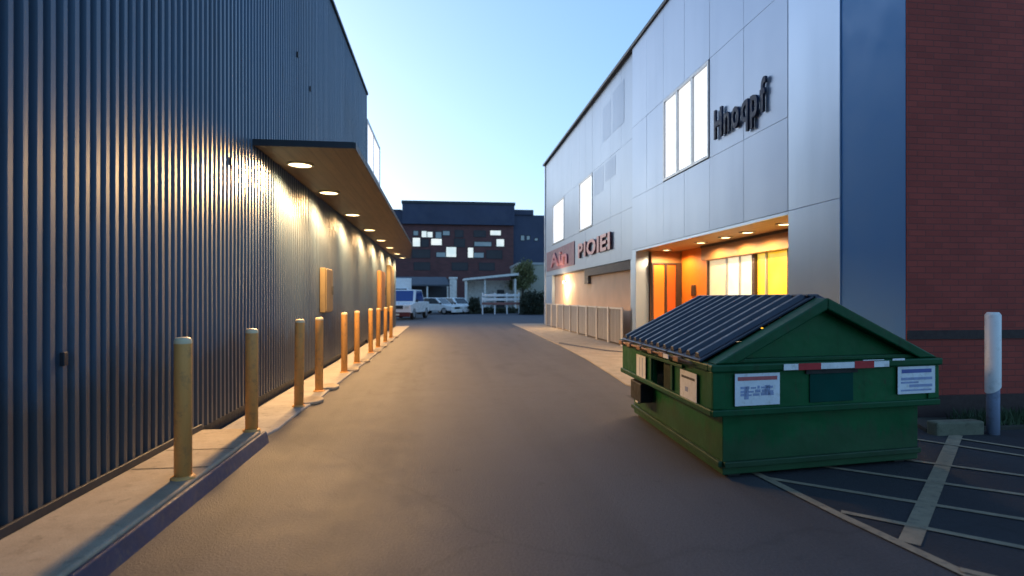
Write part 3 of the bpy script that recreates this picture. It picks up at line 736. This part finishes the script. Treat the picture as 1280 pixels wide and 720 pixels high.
for r in [(1.4,2.4,9.6,10.4),(3.9,5.4,9.7,10.4),(-3.0,-2.2,8.3,9.2),(1.3,2.6,8.3,9.3),(-4.2,-2.0,6.8,7.8),(5.6,7.6,6.8,7.8),(-4,-2,5.2,6.1),(1,3,5.2,6.1),(4.6,6.6,5.2,6.1)]: owin(*r, M['far_win_dark'])
for r in [(10.3,10.75,9.3,9.95),(11.1,11.5,9.4,9.9),(12.2,12.6,9.3,9.6)]: owin(*r, M['far_win_dim'], 75.6)

CP = empty('carport', (-1.5, 60, 0), 0, 'long low slate roofed carport behind the parked white cars', 'carport')
m = MB(); m.prism([(-5, 0-1.5, 2.7), (5-3, -1.5, 2.7), (1.6, 1.5, 3.6), (-4.6, 1.5, 3.6)], (0, 0, .15)); m.build('roof', M['carport'], CP)
boxes('wall', [(-5, 2, 1.6, 1.75, 0, 3.58)], M['carport'], CP)
for x in (-4.8, -2.5, -.3, 1.8): boxes('post', [(x-.08, x+.08, -1.4, -1.24, 0, 2.69)], M['shed_white'], CP)
boxes('low_wall', [(-5, 2, -1.7, -1.55, 0, 1.5)], M['crate_a'], CP)
GP = empty('gate_pillar', (.86, 58, 0), 0, 'pale square pillar between the carport and the white shed', 'pillar')
boxes('shaft', [(-.36, .36, -.35, .35, 0, 3.4)], M['shed_white'], GP, .03); boxes('capstone', [(-.44, .44, -.43, .43, 3.402, 3.6)], M['shed_white'], GP, .03)
SH = empty('shed', (4.6, 56, 0), 0, 'open fronted white shed with goods inside at the end of the alley', 'shed')
boxes('wall', [(-2.5, 2.6, 2.5, 2.65, 0, 3.3), (-2.55, -2.35, .3, 2.49, 0, 3.3), (2.4, 2.6, .3, 2.49, 0, 3.4)], M['shed_white'], SH)
m = MB(); m.prism([(-2.75, -.3, 3.2), (2.75, -.3, 3.75), (2.75, -.3, 3.98), (-2.75, -.3, 3.4)], (0, 3.1, 0)); m.build('roof', M['shed_white'], SH)
for x in (-2.5, -.6, 2.45): boxes('post', [(x-.08, x+.08, 0, .16, 0, 3.3)], M['shed_white'], SH)
cr = boxes('packing_crate', [(-.5, .6, 0, 1, 0, 1.3), (-.56, .66, -.04, 1.04, 1.301, 1.4)], M['crate_a'], None, .02); cr.location = (4.0, 57, 0); tag(cr, 'pale packing crate standing inside the open white shed', 'crate')
cr = boxes('oil_drum_stack', [(-.4, .4, 0, .8, 0, .9), (-.35, .35, .05, .75, .902, 2.3)], M['car_dark'], None, .05); cr.name = 'storage_cabinet'; cr.location = (5.7, 57, 0); tag(cr, 'dark storage cabinet inside the open white shed', 'cabinet')
# barrier in front of the shed
BF = empty('barrier_fence', (5, 50, 0), 0, 'white slatted barrier with a reddish lower board in front of the shed', 'fence')
boxes('rail', [(-1.7, 1.7, -.03, .03, 1.6, 1.82), (-1.7, 1.7, -.03, .03, 1.22, 1.45)], M['car_white'], BF, .01)
boxes('lower_board', [(-1.7, 1.7, -.03, .03, .85, 1.08)], worn('reddish_board', (.3, .13, .11), .6, 0, .2, 3), BF, .01)
for x in (-1.65, -.55, .55, 1.65): boxes('post', [(x-.06, x+.06, .031, .13, 0, 1.95)], M['car_white'], BF, .01)
BW = empty('annex_building', (10.5, 60, 0), 0, 'low pale beige annex beside the far corner of the shop', 'building')
boxes('wall', [(-2.5, 9, 0, 8, 0, 5.05)], M['beige_far'], BW); boxes('roof_edge', [(-2.6, 9.1, -.1, 8.1, 5.052, 5.3)], M['crate_a'], BW); boxes('door', [(-1.6, -.7, -.04, -.003, 0, 2.1)], M['lintel'], BW)

# ------------------------------------------------------------------ foliage
def leafy(m, pts_fn, n, size):
    for i in range(n):
        p = pts_fn(); a = Vector((random.gauss(0, 1), random.gauss(0, 1), random.gauss(0, 1))).normalized(); b = a.orthogonal().normalized(); s = size*random.uniform(.6, 1.4)
        b = (Matrix.Rotation(random.uniform(0, 6.28), 3, a) @ b); c = a.cross(b)
        m.face([p - b*s, p + c*s*.5, p + b*s, p - c*s*.5])
def tree(name, loc, h, rx, label):
    r = empty(name, loc, 0, label, 'tree')
    m = MB(); m.tube((0, 0, -.1), (.1, 0, h*.55), .16, .09, 10)
    for k in range(6):
        a = k*1.05; m.tube((.1, 0, h*(.4+.03*k)), (rx*.7*math.cos(a), rx*.7*math.sin(a), h*(.62+.05*k)), .06, .02, 7)
    m.build('trunk', M['bark'], r)
    cl = [Vector((random.uniform(-1, 1)*rx*.75, random.uniform(-1, 1)*rx*.75, h*random.uniform(.5, .95))) for _ in range(26)]
    m = MB()
    def pf():
        c = random.choice(cl); d = Vector((random.gauss(0, 1), random.gauss(0, 1), random.gauss(0, .8))); return c + d*rx*.2
    leafy(m, pf, 5200, .11); m.build('crown', M['leaf'], r, recalc=False); return r
tree('tree', (8.1, 58.6, 0), 5.3, 1.4, 'small yellowish green tree in front of the beige annex')
def bush(name, loc, sx, sy, sz, label, cat, n, mat):
    m = MB()
    def pf():
        while True:
            p = Vector((random.uniform(-1, 1), random.uniform(-1, 1), random.uniform(0, 1)))
            if p.x**4 + p.y**4 + p.z**4 < 1: break
        p = p*(1-.35*random.random()**3); p = Vector((p.x*sx, p.y*sy, p.z*sz*(1+.25*noise.noise(p*3))))
        return p
    leafy(m, pf, n, .09); m.mi = 0
    o = m.build(name, mat, None, recalc=False); o.location = loc; tag(o, label, cat); return o
bush('hedge', (7.8, 49, 0), 1.3, .7, 2.0, 'dark clipped hedge below the beige annex', 'hedge', 6000, M['hedge'])
bush('bush', (2.7, 51.5, 0), .55, .5, 1.5, 'dark round bush left of the white barrier', 'bush', 2600, M['hedge'])
bush('hedge', (3.6, 53.2, 0), 4.0, .5, .55, 'low dark hedge strip along the far side of the street', 'hedge', 4200, M['hedge'])

# ------------------------------------------------------------------ vehicles (nose towards -Y)
def wheel(root, x, y, r, w=.2):
    m = MB(); m.tube((-w/2, 0, 0), (w/2, 0, 0), r, r, 22); o = m.build('wheel', M['tyre'], root, .02); o.location = (x, y, r)
    m = MB(); s = 1 if x > 0 else -1; m.tube((s*(w/2-.01), 0, 0), (s*(w/2+.012), 0, 0), r*.62, r*.55, 16); m.build('rim', M['rim'], o)
def vehicle(name, loc, rz, label, cat, prof, roofprof, W, wheels, r, glassmat, bumper, group=None, box=None):
    """prof: lower-body side outline (y, z); roofprof: cabin outline (y, z) bottom-front, top-front, top-rear, bottom-rear"""
    root = empty(name, loc, rz, label, cat, group)
    m = MB(); n = len(prof); secs = []
    for xs, sh in ((-W/2, .06), (-W/2+.07, 0), (W/2-.07, 0), (W/2, .06)):
        zc = sum(p[1] for p in prof)/n; yc = sum(p[0] for p in prof)/n
        secs.append([m.bm.verts.new((xs, yc+(y-yc)*(1-sh*.5), zc+(z-zc)*(1-sh))) for y, z in prof])
    for A, B in zip(secs, secs[1:]):
        for i in range(n): m.bm.faces.new([A[i], A[(i+1)%n], B[(i+1)%n], B[i]])
    m.bm.faces.new(secs[0][::-1]); m.bm.faces.new(secs[-1])
    m.build('body', M['car_white'], root, .03, 3)
    (y0, z0), (y1, z1), (y2, z2), (y3, z3) = roofprof; wi = W/2-.05; wt = W/2-.2
    c = [(-wi, y0, z0), (wi, y0, z0), (wi, y3, z3), (-wi, y3, z3), (-wt, y1, z1), (wt, y1, z1), (wt, y2, z2), (-wt, y2, z2)]
    m = MB(); m.hexa(c); m.build('cabin', M['car_white'], root, .05, 3)
    V = [Vector(p) for p in c]
    def glassq(nm, a, b, c_, d, e=.012):
        P = [V[a], V[b], V[c_], V[d]]; ctr = sum(P, Vector())/4; nrm = (P[1]-P[0]).cross(P[2]-P[0]).normalized()
        mid = sum(V, Vector())/8
        if nrm.dot(ctr-mid) < 0: nrm = -nrm
        P = [ctr + (p-ctr)*.84 + nrm*e for p in P]; m = MB(); m.face(P); m.build(nm, glassmat, root, recalc=False)
    glassq('windscreen', 0, 1, 5, 4); glassq('rear_window', 3, 2, 6, 7); glassq('side_window', 1, 2, 6, 5); glassq('side_window', 0, 3, 7, 4)
    yf = min(p[0] for p in prof); zh = prof[1][1]
    boxes('bumper', [(-W/2+.04, W/2-.04, yf-.06, yf+.12, r*.55, r*.55+.3)], bumper, root, .03)
    boxes('grille', [(-W*.24, W*.24, yf-.02, yf+.05, zh-.28, zh-.06)], M['car_dark'], root, .01)
    for s in (-1, 1):
        boxes('headlight', [(s*W*.44, s*W*.29, yf-.025, yf+.08, zh-.24, zh-.06)], M['head'], root, .02)
        boxes('mirror', [(s*(W/2-.02), s*(W/2+.16), y0+.05, y0+.15, z0+.02, z0+.18)], M['car_dark'], root, .02)
    boxes('number_plate', [(-.26, .26, yf-.075, yf-.062, r*.55+.08, r*.55+.2)], M['plate'], root)
    for x in (-W/2+.1, W/2-.1):
        for y in wheels: wheel(root, x, y, r)
    if box:
        boxes('cargo_box', [box], M['car_white'], root, .03)
    return root
suvp = [(-2.3, .45), (-2.32, 1.02), (-1.15, 1.2), (2.3, 1.2), (2.32, .45)]
vehicle('pickup_truck', (-2.7, 40.5, 0), R(-14), 'white pickup with a blue windscreen and dark red bumper, nearest of the parked vehicles', 'pickup', suvp, [(-1.2, 1.18), (-.55, 2.05), (1.0, 2.05), (1.15, 1.18)], 2.05, (-1.5, 1.5), .4, M['car_glass_blue'], M['car_red'])
vanp = [(-2.6, .5), (-2.62, 1.15), (-2.1, 1.35), (2.7, 1.35), (2.7, .5)]
vehicle('box_van', (-3.9, 47.5, 0), R(6), 'tall white box van behind the blue-windscreen pickup', 'van', vanp, [(-2.15, 1.33), (-1.6, 2.3), (-.9, 2.3), (-.85, 1.33)], 2.0, (-1.7, 1.7), .42, M['car_glass'], M['car_dark'], None, (-1.1, 1.1, -.8, 2.8, 1.36, 3.1))
sed = [(-2.15, .32), (-2.2, .72), (-1.05, .9), (1.35, .95), (2.15, .9), (2.2, .32)]
sedr = [(-1.15, .88), (-.4, 1.48), (.9, 1.5), (1.65, .92)]
vehicle('parked_car', (-.75, 51.5, 0), R(58), 'low white saloon parked beside the pickup, left of the pair', 'car', sed, sedr, 1.8, (-1.35, 1.35), .32, M['car_glass'], M['car_white'], 'white saloons by the carport')
vehicle('parked_car', (1.05, 53.5, 0), R(38), 'low white saloon parked in front of the pale pillar, right of the pair', 'car', sed, sedr, 1.8, (-1.35, 1.35), .32, M['car_glass'], M['car_white'], 'white saloons by the carport')

# ------------------------------------------------------------------ world, sun, camera
w = bpy.data.worlds.new('World'); sc.world = w; w.use_nodes = True
nt = w.node_tree; bg = nt.nodes['Background']
sky = nt.nodes.new('ShaderNodeTexSky'); sky.sky_type = 'NISHITA'; sky.sun_disc = False
GAM, TINT = .65, (.99, 1.05, 1.11)
SUN_EL, SUN_ROT = R(8), R(-36)
sky.sun_elevation = SUN_EL; sky.sun_rotation = SUN_ROT; sky.air_density = 1.0; sky.dust_density = 1.7; sky.ozone_density = 4.5
gm = nt.nodes.new('ShaderNodeGamma'); gm.inputs['Gamma'].default_value = GAM
nt.links.new(sky.outputs[0], gm.inputs['Color'])
tn = nt.nodes.new('ShaderNodeMix'); tn.data_type = 'RGBA'; tn.blend_type = 'MULTIPLY'; tn.inputs[0].default_value = 1
nt.links.new(gm.outputs[0], tn.inputs[6]); tn.inputs[7].default_value = (*TINT, 1)
nt.links.new(tn.outputs[2], bg.inputs['Color']); bg.inputs['Strength'].default_value = .57
S = bpy.data.lights.new('sun', 'SUN'); S.energy = .05; S.angle = R(20); S.color = (1, .9, .78)
so = link(bpy.data.objects.new('sun', S))
sd = Vector((math.sin(SUN_ROT)*math.cos(SUN_EL), math.cos(SUN_ROT)*math.cos(SUN_EL), math.sin(SUN_EL)))
so.rotation_euler = sd.to_track_quat('Z', 'Y').to_euler()
cam = bpy.data.cameras.new('camera'); co = link(bpy.data.objects.new('camera', cam)); sc.camera = co
co.location = (0, 0, 1.5); co.rotation_euler = (R(90), 0, -math.atan(84/700))
cam.sensor_width = 36; cam.lens = 36*700/1280; cam.shift_y = 12/1280; cam.clip_start = .05; cam.clip_end = 2000
cam.dof.use_dof = True; cam.dof.focus_distance = 6.5; cam.dof.aperture_fstop = 1.2
sc.view_settings.view_transform = 'Standard'; sc.view_settings.look = 'None'; sc.view_settings.exposure = 0
sc.cycles.use_denoising = True; sc.cycles.max_bounces = 6; sc.cycles.sample_clamp_indirect = 4
